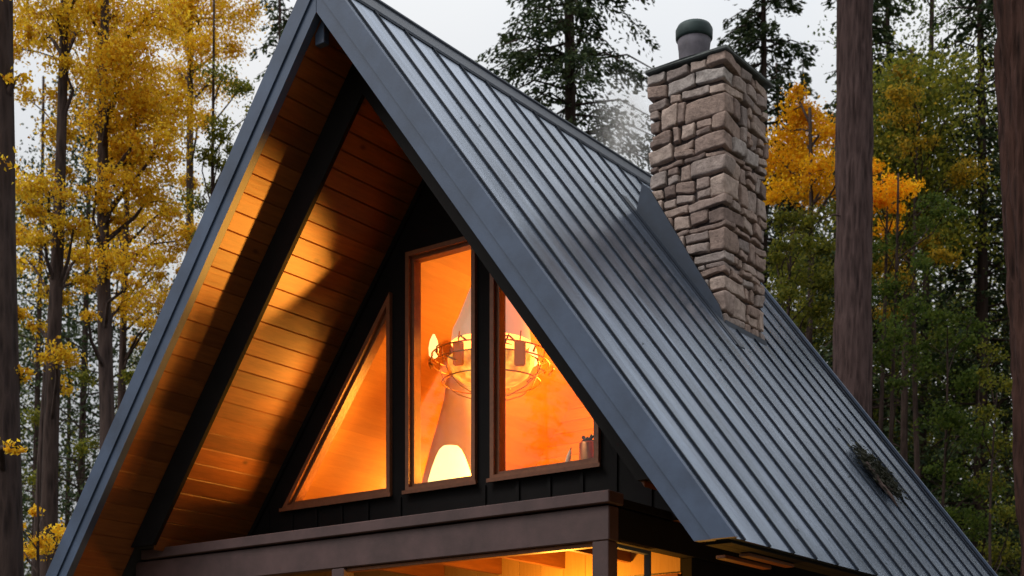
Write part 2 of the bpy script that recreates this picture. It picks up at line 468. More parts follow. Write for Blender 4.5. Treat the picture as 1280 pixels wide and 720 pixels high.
# gable wall in pieces round the three openings
W1 = [(-2.40, 4.49), (-0.76, 4.49), (-0.76, 6.67)]
W2 = [(-0.49, 4.49), (0.44, 4.49), (0.44, 7.10), (-0.49, 7.10)]
W3 = [(0.68, 4.49), (2.0, 4.49), (2.0, 5.02), (0.68, 6.76)]
def wz(x): return A0 - SI - S * abs(x) + 0.02
def wx(z): return (A0 - SI + 0.02 - z) / S
bm = NB(); y0, y1 = WY, WY + 0.12
pieces = [
    [(-wx(3.86), 3.86), (wx(3.86), 3.86), (wx(4.49), 4.49), (-wx(4.49), 4.49)],
    [(-wx(4.49), 4.49), (-2.40, 4.49), (-0.76, 6.67), (-0.76, wz(0.76))],
    [(-0.76, 4.49), (-0.49, 4.49), (-0.49, wz(.49)), (-0.76, wz(.76))],
    [(-0.49, 7.10), (0.44, 7.10), (0.44, wz(.44)), (0, wz(0)), (-0.49, wz(.49))],
    [(0.44, 4.49), (0.68, 4.49), (0.68, wz(.68)), (0.44, wz(.44))],
    [(0.68, 6.76), (2.0, 5.02), (2.0, wz(2.0)), (0.68, wz(.68))],
    [(2.0, 4.49), (wx(4.49), 4.49), (2.0, wz(2.0))]]
for p in pieces: prism(bm, p, y0, y1)
obj('gable_wall', bm, MAT['black'], cabin)
bm = NB()
for x in [-3.1, -2.7, -2.3, -1.9, -1.5, -1.1, -.62, .56, 1.0, 1.4, 1.8, 2.2, 2.6, 3.0]:
    top = min(4.43, wz(abs(x)) - 0.2) if -2.4 < x < 2.05 else min(wz(abs(x)) - 0.2, 9)
    if x in (-.62, .56): top = 4.43
    if top > 3.99:
        bm = NB(); box(bm, x - 0.02, x + 0.02, WY - 0.022, WY - 0.001, 3.985, top)
        obj('batten', bm, MAT['black'], cabin)

for poly in (W1, W2, W3):
    bm = NB()
    inn = inset_poly(poly, 0.068)
    mid = inset_poly(poly, 0.03)
    out = inset_poly(poly, -0.02)
    ring_prism(bm, out, mid, WY - 0.05, WY - 0.002)           # casing
    ring_prism(bm, inset_poly(poly, 0.004), inn, WY + 0.0, WY + 0.115)  # sash
    xs = [p[0] for p in poly]
    box(bm, min(xs) - 0.05, max(xs) + 0.05, WY - 0.075, WY - 0.051, 4.445, 4.485)     # sill nose
    wdw = obj('window', bm, MAT['frame'], cabin)
    bm = NB(); prism(bm, inset_poly(poly, 0.06), WY + 0.05, WY + 0.056)
    obj('pane', bm, MAT['glass'], wdw)

# loft inside: floor, back wall, wide ledge under the windows
bm = NB(); box(bm, -3.7, 3.7, WY + 0.13, 6.5, 3.86, 4.0)
obj('loft_floor', bm, MAT['pine_x'], cabin)
bm = NB(); z = 4.0; rr = 0
while z < wz(0) - 0.1:
    z1 = min(z + 0.16, wz(0))
    a, b = wx(z) - 0.01, max(wx(z1) - 0.01, 0.01)
    prism(bm, [(-a, z + 0.002), (a, z + 0.002), (b, z1 - 0.002), (-b, z1 - 0.002)], 6.42, 6.5)
    z = z1
obj('partition_wall', bm, MAT['pine_x'], cabin)
bm = NB(); box(bm, -2.75, 2.75, WY + 0.125, WY + 0.42, 4.50, 4.55, 0.006)
obj('window_ledge', bm, MAT['frame'], cabin)

# tie beam, deck edge, side beam, corner posts
bm = NB(); box(bm, -rx(3.70, SO + 0.03), 2.79, 0.85, 1.02, 3.53, 3.845, 0.008)
obj('tie_beam', bm, MAT['beam'], cabin)
bm = NB(); box(bm, -rx(3.91, SO + 0.03), 2.82, 0.80, 1.06, 3.862, 3.975, 0.008)
obj('deck_edge', bm, MAT['beam'], cabin)
bm = NB(); box(bm, -3.62, 2.82, 1.063, WY - 0.003, 3.858, 3.925)
obj('deck', bm, MAT['black'], cabin)
bm = NB(); box(bm, 2.62, 2.79, 1.023, LEN - 0.2, 3.55, 3.845, 0.006)
obj('side_beam', bm, MAT['black'], cabin)
bm = NB(); box(bm, -3.4, -3.2, 1.023, LEN - 0.2, 3.55, 3.845, 0.006)
obj('side_beam', bm, MAT['black'], cabin)
for x in (2.605, -0.66, -3.4):
    bm = NB(); box(bm, x, x + 0.175, 0.855, 1.015, 0, 3.525, 0.006)
    obj('post', bm, MAT['beam'], cabin)
bm = NB(); box(bm, -0.49, 2.60, 0.90, 0.985, 3.487, 3.526, 0.004)
obj('header_trim', bm, MAT['plank'], cabin)
for x in (-0.45, 0.36, 1.20, 2.02):
    bm = NB(); box(bm, x - 0.03, x + 0.03, 1.025, 2.45, 3.555, 3.80)
    obj('joist', bm, MAT['plank'], cabin)
bm = NB()
for k in range(22):
    box(bm, -3.2 + k * 0.265, -3.2 + k * 0.265 + 0.26, 1.03, 2.45, 3.81, 3.85)
obj('porch_ceiling', bm, MAT['plank'], cabin)
# lower storey: porch back wall, side walls and their windows
bm = NB()
for k in range(20):
    if 1.25 < -3.15 + k * 0.29 < 2.4: continue
    box(bm, -3.15 + k * 0.29, -3.15 + k * 0.29 + 0.284, 2.46, 2.56, 0, 3.80)
box(bm, 1.48, 2.62, 2.46, 2.56, 3.42, 3.80)
obj('porch_wall', bm, MAT['tan'], cabin)
bm = NB(); ring_prism(bm, [(1.48, 0.02), (2.60, 0.02), (2.60, 3.40), (1.48, 3.40)], [(1.58, 0.12), (2.50, 0.12), (2.50, 3.30), (1.58, 3.30)], 2.44, 2.54)
w4 = obj('porch_door', bm, MAT['plank'], cabin)
bm = NB(); prism(bm, [(1.57, 0.11), (2.51, 0.11), (2.51, 3.31), (1.57, 3.31)], 2.49, 2.496); obj('pane', bm, MAT['glass'], w4)
bm = NB()
box(bm, 2.63, 2.75, 2.46, 2.9, 0, 3.545); box(bm, 2.63, 2.75, 3.9, LEN - 0.25, 0, 3.545)
box(bm, 2.63, 2.75, 2.9, 3.9, 0, 2.2); box(bm, 2.63, 2.75, 2.9, 3.9, 3.40, 3.545)
obj('side_wall', bm, MAT['black'], cabin)
bm = NB(); box(bm, -3.38, -3.26, 1.03, LEN - 0.25, 0, 3.545); obj('side_wall', bm, MAT['black'], cabin)
bm = NB(); box(bm, -3.26, 2.63, LEN - 0.37, LEN - 0.25, 0, 3.8); obj('rear_wall', bm, MAT['black'], cabin)
bm = NB(); prism(bm, [(-wx(3.86), 3.86), (wx(3.86), 3.86), (0, wz(0))], LEN - 0.37, LEN - 0.25); obj('rear_gable_wall', bm, MAT['black'], cabin)
bm = NB(); box(bm, -3.2, 2.6, 2.57, LEN - 0.4, 0.1, 0.2); obj('lower_floor', bm, MAT['pine_x'], cabin)
bm = NB(); box(bm, -3.2, 2.6, 2.57, LEN - 0.4, 3.70, 3.84); obj('lower_ceiling', bm, MAT['pine'], cabin)
def yz_ring(bm, x0, x1, y0, y1, z0, z1, t):
    box(bm, x0, x1, y0, y1, z1 - t, z1); box(bm, x0, x1, y0, y1, z0, z0 + t)
    box(bm, x0, x1, y0, y0 + t, z0 + t, z1 - t); box(bm, x0, x1, y1 - t, y1, z0 + t, z1 - t)
bm = NB(); yz_ring(bm, 2.66, 2.78, 2.9, 3.9, 2.2, 3.40, 0.07)
w5 = obj('window', bm, MAT['frame'], cabin)
bm = NB(); box(bm, 2.70, 2.706, 2.96, 3.84, 2.26, 3.34); obj('pane', bm, MAT['glass'], w5)
# glazed screen on the porch side with a pale frame
bm = NB(); yz_ring(bm, 2.66, 2.72, 1.03, 1.72, 0.1, 3.53, 0.035)
w6 = obj('porch_screen', bm, MAT['fascia'], cabin)
bm = NB(); box(bm, 2.685, 2.69, 1.06, 1.69, 0.13, 3.5); obj('pane', bm, MAT['glass'], w6)
bm = NB(); box(bm, -3.6, 2.9, 0.6, 2.46, 0.0, 0.10); obj('porch_floor', bm, MAT['beam'], cabin)

# ------------------------------------------------------------------ chimney
rs = random.Random(11)
def stone(bm, x0, x1, y0, y1, z0, z1, r=0.013, seg=6, amp=0.015):
    """A rounded irregular stone block."""
    cx, cy, cz = (x0 + x1) / 2, (y0 + y1) / 2, (z0 + z1) / 2
    hx, hy, hz = (x1 - x0) / 2, (y1 - y0) / 2, (z1 - z0) / 2
    r = min(r, hx * .8, hy * .8, hz * .8)
    n = seg + 1; grid = {}
    def gv(i, j, k):
        if (i, j, k) not in grid: grid[(i, j, k)] = bm.verts.new((2 * i / n - 1, 2 * j / n - 1, 2 * k / n - 1))
        return grid[(i, j, k)]
    for i in range(n):
        for j in range(n):
            for e in (0, n):
                for q in (((i, j, e), (i + 1, j, e), (i + 1, j + 1, e), (i, j + 1, e)), ((i, e, j), (i + 1, e, j), (i + 1, e, j + 1), (i, e, j + 1)), ((e, i, j), (e, i + 1, j), (e, i + 1, j + 1), (e, i, j + 1))):
                    bm.faces.new([gv(*w) for w in q])
    vs = list(grid.values())
    seed = Vector((rs.random() * 50, rs.random() * 50, rs.random() * 50))
    skew = [(rs.uniform(-1, 1), rs.uniform(-1, 1)) for _ in range(3)]
    for v in vs:
        c = v.co.copy()
        # pull outer grid lines to the border so that the rounding stays narrow
        def m(a):
            s_ = 1 if a >= 0 else -1
            return s_ * (abs(a) ** 0.55)
        p = Vector((m(c.x) * hx, m(c.y) * hy, m(c.z) * hz))
        core = Vector((max(-hx + r, min(hx - r, p.x)), max(-hy + r, min(hy - r, p.y)), max(-hz + r, min(hz - r, p.z))))
        d = p - core
        if d.length > 1e-6 and (abs(c.x) > .99) + (abs(c.y) > .99) + (abs(c.z) > .99) >= 1:
            p = core + d.normalized() * r if d.length > r else p
        n = mnoise.noise_vector((p + seed) * 7.0) * amp * 1.2 + mnoise.noise_vector((p + seed) * 18.0) * amp * 0.45 + mnoise.noise_vector((p + seed) * 2.6) * amp * 1.6
        n.z += (p.x * skew[0][0] + p.y * skew[0][1]) * 0.13
        v.co = Vector((cx, cy, cz)) + p + n

CX0, CX1, CY0, CY1, CZT = 1.06, 2.05, 4.5, 5.62, 9.64
def cy1(z): return CY1 - 0.0 + 0.10 * (z - 6.5) / 3.2 - 0.1
bm = NB()
ch_core = [(CX0 + .05, CY0 + .05), (CX1 - .05, CY0 + .05), (CX1 - .05, CY1 - .1), (CX0 + .05, CY1 - .1)]
box(bm, CX0 + .045, CX1 - .045, CY0 + .045, CY1 - .10, 6.2, CZT)
chimney = obj('chimney', bm, MAT['mortar'], cabin)
bm = NB()
dep = 0.17
z = 6.25; row = 0
while z < CZT - 0.06:
    h = rs.choice([0.08, 0.10, 0.12, 0.14, 0.17, 0.20, 0.26])
    if z + h > CZT - 0.08: h = CZT - z
    z1 = z + h; g = 0.015
    yb = cy1(z)
    # corner stones alternate which way they run long
    la = rs.uniform(0.30, 0.52) if row % 2 else rs.uniform(0.16, 0.26)
    lb = rs.uniform(0.16, 0.28) if row % 2 else rs.uniform(0.34, 0.55)
    pr = rs.uniform(0.0, 0.022)
    stone(bm, CX1 - la, CX1 + pr, CY0 - pr, CY0 + lb, z + g, z1 - g)
    # front face, running left
    x = CX1 - la
    lcorner = rs.uniform(0.16, 0.36)
    while x > CX0 + 0.08:
        w = rs.uniform(0.10, 0.40)
        if x - w < CX0 + 0.1: w = x - CX0
        xa = x - w; pr = rs.uniform(0.0, 0.03)
        if h > 0.18 and w < 0.34 and rs.random() < 0.45:
            zm = z + h * rs.uniform(.4, .6)
            stone(bm, xa + g, x - g, CY0 - pr, CY0 + dep, z + g, zm - g * .7); stone(bm, xa + g, x - g, CY0 - rs.uniform(0, .03), CY0 + dep, zm + g * .7, z1 - g)
        else:
            yd = CY0 + (lcorner if xa <= CX0 + 0.001 else dep)
            stone(bm, xa + (g if xa > CX0 + .01 else -pr), x - g, CY0 - pr, yd, z + g, z1 - g)
        x = xa
    # right face, running back
    y = CY0 + lb
    while y < yb - 0.02:
        w = rs.uniform(0.10, 0.34)
        if y + w > yb - 0.1: w = yb - y
        pr = rs.uniform(0.0, 0.028)
        if h > 0.18 and rs.random() < 0.35:
            zm = z + h * rs.uniform(.4, .6)
            stone(bm, CX1 - dep, CX1 + pr, y + g, y + w - g, z + g, zm - g * .7); stone(bm, CX1 - dep, CX1 + rs.uniform(0, .03), y + g, y + w - g, zm + g * .7, z1 - g)
        else:
            stone(bm, CX1 - dep, CX1 + pr, y + g, y + w - g, z + g, z1 - g)
        y += w
    # left and back faces
    y = CY0 + lcorner
    if z > 7.2:
        while y < yb - 0.02:
            w = rs.uniform(0.2, 0.4)
            if y + w > yb - 0.12: w = yb - y
            stone(bm, CX0 - rs.uniform(0, .02), CX0 + dep, y + g, y + w - g, z + g, z1 - g, seg=2); y += w
    if z > 7.4:
        x = CX0 + dep
        while x < CX1 - dep - 0.02:
            w = rs.uniform(0.2, 0.4)
            if x + w > CX1 - dep - 0.12: w = CX1 - dep - x
            stone(bm, x + g, x + w - g, yb - dep, yb + rs.uniform(0, .02), z + g, z1 - g, seg=2); x += w
    z = z1; row += 1
obj('stonework', bm, MAT['stone'], chimney, smooth=True)
bm = NB(); box(bm, CX0 - 0.045, CX1 + 0.05, CY0 - 0.05, cy1(9.7) + 0.06, CZT + 0.012, CZT + 0.062, 0.012)
bmesh.ops.subdivide_edges(bm, edges=bm.edges[:], cuts=3)
for v in bm.verts: v.co += mnoise.noise_vector(v.co * 4) * 0.012
obj('chimney_cap', bm, MAT['cap'], chimney)
bm = NB(); fc = (1.37, 5.02, CZT + 0.06)
lathe(bm, [(0.172, 0), (0.172, 0.05), (0.178, 0.2), (0.188, 0.36), (0.205, 0.50), (0.165, 0.50), (0.15, 0.2)], fc, 28)
flue = obj('flue_pot', bm, MAT['clay'], chimney, smooth=True)
bm = NB(); lathe(bm, [(0.208, 0.475), (0.222, 0.50), (0.224, 0.60), (0.20, 0.645), (0.10, 0.665)], fc, 28)
obj('flue_rim', bm, MAT['rim'], flue, smooth=True)
# step flashing along the chimney's front, left and lower sides
bm = NB()
prism(bm, [(CX0 - 0.15, rz(CX0 - 0.15) + 0.004), (CX1 + 0.02, rz(CX1 + 0.02) + 0.004), (CX1 - 0.04, rz(CX1 - 0.04) + 0.14), (CX0 + 0.02, rz(CX0 + 0.02) + 0.47), (CX0 - 0.07, rz(CX0 - 0.07) + 0.42)], CY0 - 0.065, CY0 - 0.035)
box(bm, CX1 + 0.026, CX1 + 0.034, CY0 - 0.03, CY1 - 0.1, 6.38, 6.55)
sl = Vector((1, 0, -S)).normalized(); nn = Vector((S, 0, 1)).normalized()
p0 = Vector((CX0 - 0.35, CY0 - 0.34, rz(CX0 - 0.35))) + nn * 0.004
prism(bm, [(CX0 - 0.3, rz(CX0 - 0.3) + 0.006), (CX1 + 0.28, rz(CX1 + 0.28) + 0.006), (CX1 + 0.28, rz(CX1 + 0.28) + 0.016), (CX0 - 0.3, rz(CX0 - 0.3) + 0.016)], CY0 - 0.26, CY0 - 0.03)
obj('flashing', bm, MAT['flash'], chimney)

# ------------------------------------------------------------------ things inside the loft
c0 = Vector((-0.06, 2.85, 6.12))
ch = thing('chandelier', 'round brass chandelier with pale cone shade glowing behind the tall middle window', 'chandelier', c0)
R = 0.68
bm = NB(); lathe(bm, [(0.02, -0.36), (0.18, -0.35), (0.32, -0.30), (0.43, -0.22), (0.49, -0.1), (0.50, -0.04)], (0, 0, 0), 40, False)
obj('glass_bowl', bm, MAT['bowl'], ch, smooth=True)
bm = NB()
for zz, rr in ((0.0, R), (-0.30, 0.56), (-0.10, 0.665)):
    tube(bm, [(rr * math.cos(a * PI / 24), rr * math.sin(a * PI / 24), zz) for a in range(49)], 0.009, 6, False)
for k in range(6):
    a = k * PI / 3 + 0.2
    tube(bm, [(rr * math.cos(a), rr * math.sin(a), zz) for rr, zz in ((0.665, 0.0), (0.655, -0.1), (0.575, -0.27), (0.43, -0.39), (0.23, -0.468), (0.02, -0.485))], 0.007, 6)
for k in range(26):      # twisted antler-like tines
    a = rs.uniform(0, 2 * PI); r_ = 0.69; zz = rs.uniform(-0.22, 0.02)
    a2 = a + rs.uniform(-.28, .28)
    tube(bm, [(r_ * math.cos(a), r_ * math.sin(a), zz), ((r_ + .03) * math.cos((a + a2) / 2), (r_ + .03) * math.sin((a + a2) / 2), zz + .05), ((r_ + .01) * math.cos(a2), (r_ + .01) * math.sin(a2), zz + rs.uniform(0.03, 0.14))], [0.014, 0.011, 0.004], 5)
obj('ring', bm, MAT['brass'], ch, smooth=True)
for k, a in enumerate((0.35, 3.62, 1.4, 2.5)):
    bm = NB(); lathe(bm, [(0.03, 0.0), (0.055, 0.03), (0.06, 0.12), (0.045, 0.2), (0.012, 0.27)], (0.67 * math.cos(a), 0.67 * math.sin(a), 0.01), 12)
    obj('candle_lamp', bm, MAT['bulb'], ch, smooth=True)
for px in (573, 650):          # weakly self-lit plates hang from the near side of the ring, facing the windows
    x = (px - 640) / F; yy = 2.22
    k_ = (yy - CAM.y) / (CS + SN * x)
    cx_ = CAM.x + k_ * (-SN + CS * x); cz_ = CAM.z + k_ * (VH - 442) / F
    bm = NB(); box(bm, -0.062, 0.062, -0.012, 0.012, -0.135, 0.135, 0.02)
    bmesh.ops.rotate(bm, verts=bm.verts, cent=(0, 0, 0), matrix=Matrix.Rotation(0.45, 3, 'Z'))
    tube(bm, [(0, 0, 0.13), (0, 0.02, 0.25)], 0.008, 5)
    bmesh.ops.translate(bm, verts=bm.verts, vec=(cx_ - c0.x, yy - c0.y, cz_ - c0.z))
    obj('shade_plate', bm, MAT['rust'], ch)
bm = NB(); lathe(bm, [(0.46, 0.14), (0.44, 0.30), (0.38, 0.42), (0.27, 0.70), (0.10, 1.08), (0.03, 1.12)], (0, 0, 0), 36, False)
obj('cone_shade', bm, MAT['shade'], ch, smooth=True)
bm = NB(); tube(bm, [(0, 0, 1.1), (0, 0, 2.45)], 0.012, 6)
tube(bm, [(0, 0, -0.48), (0, 0, 1.1)], 0.012, 6)
obj('rod', bm, MAT['iron'], ch)

# plaster stove hood and the floor lamp in front of it
hb = Vector((-1.16, 3.7, 4.0))
hd = thing('stove_hood', 'white conical plaster stove hood standing on the loft floor behind the bright lamp', 'stove hood', hb)
bm = NB(); lathe(bm, [(0.56, 0.0), (0.54, 0.5), (0.50, 0.9), (0.40, 1.3), (0.30, 1.65), (0.22, 1.95), (0.19, 2.2)], (0, 0, 0), 40, True)
obj('hood', bm, MAT['plaster'], hd, smooth=True)
bm = NB(); lathe(bm, [(0.14, 2.2), (0.13, 2.4), (0.13, 2.6)], (0, 0, 0), 24, True)
obj('flue_pipe', bm, MAT['plaster'], hd, smooth=True)

lb_ = Vector((-0.47, 2.62, 4.0))
fl = thing('floor_lamp', 'brightly lit bell-shaped lamp at the foot of the tall middle window', 'lamp', lb_)
bm = NB(); lathe(bm, [(0.27, 0.62), (0.255, 0.72), (0.22, 0.84), (0.17, 0.98), (0.13, 1.06), (0.09, 1.10)], (0, 0, 0), 28, False)
obj('lamp_shade', bm, MAT['glow'], fl, smooth=True)
bm = NB(); tube(bm, [(0, 0, 0.02), (0, 0, 0.75)], 0.018, 8); lathe(bm, [(0.16, 0.0), (0.16, 0.02), (0.05, 0.04)], (0, 0, 0), 20)
obj('lamp_stand', bm, MAT['iron'], fl)

# canister and candle on the ledge
cv = Vector((1.70, 2.17, 4.551))
cn = thing('canister', 'copper canister with dark knotted lid on the ledge in the right window', 'canister', cv)
bm = NB(); lathe(bm, [(0.088, 0.0), (0.092, 0.02), (0.092, 0.22), (0.085, 0.235)], (0, 0, 0), 24); obj('body', bm, MAT['copper'], cn, smooth=True)
bm = NB(); lathe(bm, [(0.075, 0.232), (0.07, 0.25), (0.03, 0.262)], (0, 0, 0), 20)
tube(bm, [(-0.06, 0, 0.30), (-0.03, 0, 0.265), (0, 0, 0.275), (0.03, 0, 0.265), (0.06, 0, 0.305)], 0.02, 8)
obj('lid', bm, MAT['iron'], cn, smooth=True)
cb = Vector((1.445, 2.17, 4.551))
cd = thing('candle', 'small pale curved candle on the ledge left of the copper canister', 'candle', cb)
bm = NB(); tube(bm, [(0, 0, 0.012), (0.005, 0, 0.06), (0.02, 0, 0.12), (0.04, 0, 0.185)], [0.022, 0.028, 0.025, 0.012], 10); obj('wax', bm, MAT['cream'], cd, smooth=True)
bm = NB(); lathe(bm, [(0.04, 0), (0.045, 0.01), (0.02, 0.014)], (0, 0, 0), 16); obj('holder', bm, MAT['iron'], cd)
bm = NB(); tube(bm, [(0.04, 0, 0.185), (0.05, 0, 0.21)], 0.006, 6); obj('wick', bm, MAT['iron'], cd)

def lamp(name, loc, power, size, col=(1.0, 0.43, 0.05)):
    L = bpy.data.lights.new(name, 'POINT'); L.energy = power; L.shadow_soft_size = size; L.color = col
    o = bpy.data.objects.new(name, L); o.location = loc; COL.objects.link(o)
def spot(name, loc, aim, power, size, ang, blend, col=(1.0, 0.42, 0.05)):
    L = bpy.data.lights.new(name, 'SPOT'); L.energy = power; L.shadow_soft_size = size; L.color = col
    L.spot_size = rad(ang); L.spot_blend = blend
    o = bpy.data.objects.new(name, L); o.location = loc; COL.objects.link(o)
    o.rotation_euler = (Vector(loc) - Vector(aim)).to_track_quat('Z', 'Y').to_euler()
lamp('chandelier_light', c0 + Vector((0, 0, 0.12)), 22, 0.2)
lamp('floor_lamp_light', lb_ + Vector((0.0, 0.0, 0.62)), 55, 0.16)
spot('soffit_fill_spot', (-0.35, 3.5, 4.5), (-2.3, 1.2, 5.2), 1000, 0.38, 62, 0.95)  # unseen spot added to light the inner soffit through the windows
spot('soffit_fill_spot', (0.75, 3.3, 4.5), (-2.3, 1.25, 5.15), 1500, 0.38, 50, 0.95)  # second added spot, softens the mullion shadows on the inner soffit
spot('soffit_edge_fill_spot', (0.95, 3.3, 4.6), (-1.25, 0.12, 6.9), 2300, 0.12, 25, 0.9)  # unseen spot added for the lit strip on the outer soffit
lamp('loft_left_fill', (-2.0, 4.7, 4.4), 230, 0.25)  # added fill, brightens the ceiling behind the left window
lamp('loft_rear_fill', (0.5, 5.2, 6.1), 520, 0.3)  # added fill for the general glow of the loft
lamp('porch_light', (1.5, 1.95, 2.9), 170, 0.1)
lamp('lower_room_light', (0.6, 4.6, 3.0), 120, 0.2)
lamp('eave_fill_light', (3.6, 1.3, 2.5), 12, 0.06)  # added fill with no fitting, warms the slats under the eave

# ------------------------------------------------------------------ fallen sprig on the roof
rsx = random.Random(3)
fx = Vector((3.36, 5.72, 0)); fx.z = rz(fx.x) + 0.02
sp = thing('fallen_branch', 'dark fir sprig with a pale broken twig lying on the metal roof', 'branch', fx)
bm = NB()
along = Vector((1, 0, -S)).normalized(); acr = Vector((0, 1, 0)); nup = Vector((S, 0, 1)).normalized()
pts = [along * a + acr * b + nup * 0.05 for a, b in ((-0.10, -0.22), (0.08, -0.20), (0.25, -0.28), (0.42, -0.24), (0.60, -0.33))]
tube(bm, pts, [0.028, 0.026, 0.022, 0.018, 0.008], 6)
tube(bm, [pts[2], pts[2] + acr * 0.12 + along * 0.1 + nup * .04], [0.014, 0.005], 5)
obj('twig', bm, MAT['bark_grey'], sp, smooth=True)
def leaf_mesh(name, P, D, size, aspect=1.5, rs_=None, fold=0.25, flat=None):
    """P: (n,3) centres, D: (n,3) leaf axis directions; one folded diamond per leaf."""
    n = len(P)
    g = np.random.default_rng(rs_)
    D = D / (np.linalg.norm(D, axis=1, keepdims=True) + 1e-9)
    Rv = g.normal(size=(n, 3))
    if flat is not None: Rv = Rv * np.array([1, 1, flat])
    Sd = np.cross(D, Rv); Sd /= (np.linalg.norm(Sd, axis=1, keepdims=True) + 1e-9)
    Nn = np.cross(D, Sd)
    L = size * g.uniform(0.6, 1.35, size=(n, 1)); w = L / aspect
    a = P - D * L * .5; b = P + Sd * w * .5 + Nn * w * fold; c = P + D * L * .5; d = P - Sd * w * .5 + Nn * w * fold
    V = np.stack([a, b, c, d], 1).reshape(-1, 3)
    me = bpy.data.meshes.new(name)
    me.vertices.add(n * 4); me.vertices.foreach_set('co', V.ravel().astype(np.float32))
    me.loops.add(n * 4); me.loops.foreach_set('vertex_index', np.arange(n * 4, dtype=np.int32))
    me.polygons.add(n); me.polygons.foreach_set('loop_start', np.arange(0, n * 4, 4, dtype=np.int32))
    me.update(calc_edges=True)
    return me
g = np.random.default_rng(4)
n = 2600
q = g.normal(size=(n, 3)) * np.array([0.16, 0.13, 0.035])
P = np.array([along * float(a) + acr * float(b) + nup * (abs(float(c_)) + .03) for a, b, c_ in q])
D = np.array([along * float(a) + acr * float(b) + nup * .2 for a, b in g.normal(size=(n, 2)) + np.array([0.8, 0.2])])
link_mesh('needles', leaf_mesh('needles', P, D, 0.075, 4, 8), MAT['dry'], sp)

g = np.random.default_rng(12); n = 260
yy = g.uniform(0.3, 7.4, n); xx = g.uniform(0.3, 4.4, n)
k = g.random(n) < 0.45; xx[k] = np.clip(g.normal(1.9, 0.5, k.sum()), .3, 4.4); yy[k] = g.normal(3.9, 0.35, k.sum())
sd_ = np.round((yy - 0.15) / 0.46) * 0.46 + 0.15
yy = np.where(g.random(n) < 0.7, sd_ - 0.022 - np.abs(g.normal(0, .02, n)), yy)
P = np.stack([xx, yy, A0 - S * xx], 1) + np.array(tuple(nup)) * 0.006
D = np.array(tuple(along)) + g.normal(size=(n, 3)) * np.array([.25, .35, .1])
D = D - np.outer(D @ np.array(tuple(nup)), np.array(tuple(nup)))
lt = link_mesh('needle_litter', leaf_mesh('needle_litter', P, D, 0.032, 3.5, 8, fold=0.05), MAT['dry']); tag(lt, 'fine fallen needles and leaf bits scattered over the metal roof', 'leaf litter', kind='stuff')

# ------------------------------------------------------------------ trees
def trunk_mesh(name, rs_, H, r0, lean=(0, 0), taper=0.75, bend=0.12, limbs=(), n=14, flare=1.35, z0=0.0, furrow=0.0):
    bm = NB(); pts = []; rd = []; k = 26
    ph = rs_.uniform(0, 6)
    for i in range(k + 1):
        f = i / k; z = z0 + f * (H - z0)
        pts.append((lean[0] * f + bend * math.sin(f * 5 + ph), lean[1] * f + bend * math.cos(f * 4 + ph * 2), z))
        rd.append(max(0.012, r0 * (1 - taper * f) * (1 + (flare - 1) * math.exp(-z / 0.6)) * (1 + 0.05 * mnoise.noise(Vector((ph, z * .8, 0))))))
    if furrow:
        # dense rings so that the furrows are real relief
        m = 150; P2 = []; R2 = []
        for i in range(m + 1):
            f = i / m * k; a = min(int(f), k - 1); q = f - a
            P2.append(Vector(pts[a]).lerp(Vector(pts[a + 1]), q)); R2.append(rd[a] * (1 - q) + rd[a + 1] * q)
        tube(bm, P2, R2, n, False)
        bm.verts.ensure_lookup_table()
        for i in range(m + 1):
            for j in range(n):
                v = bm.verts[i * n + j]; d = (v.co - P2[i]) / R2[i]; z_ = P2[i].z
                a_ = j * 2 * PI / n
                q = Vector((math.cos(a_) * 4.2, math.sin(a_) * 4.2, z_ * 0.8))
                rdg = abs(mnoise.noise(q)) * 2.0 + 0.6 * abs(mnoise.noise(q * 2.3)) + 0.35 * mnoise.noise(Vector((q.x * 2, q.y * 2, z_ * 6)))
                v.co = v.co + d * furrow * (min(rdg, 1.0) - 0.5)
    else:
        tube(bm, pts, rd, n)
    def at(z):
        f = max(0, min(1, (z - z0) / (H - z0)))
        return Vector((lean[0] * f + bend * math.sin(f * 5 + ph), lean[1] * f + bend * math.cos(f * 4 + ph * 2), z))
    return bm, at

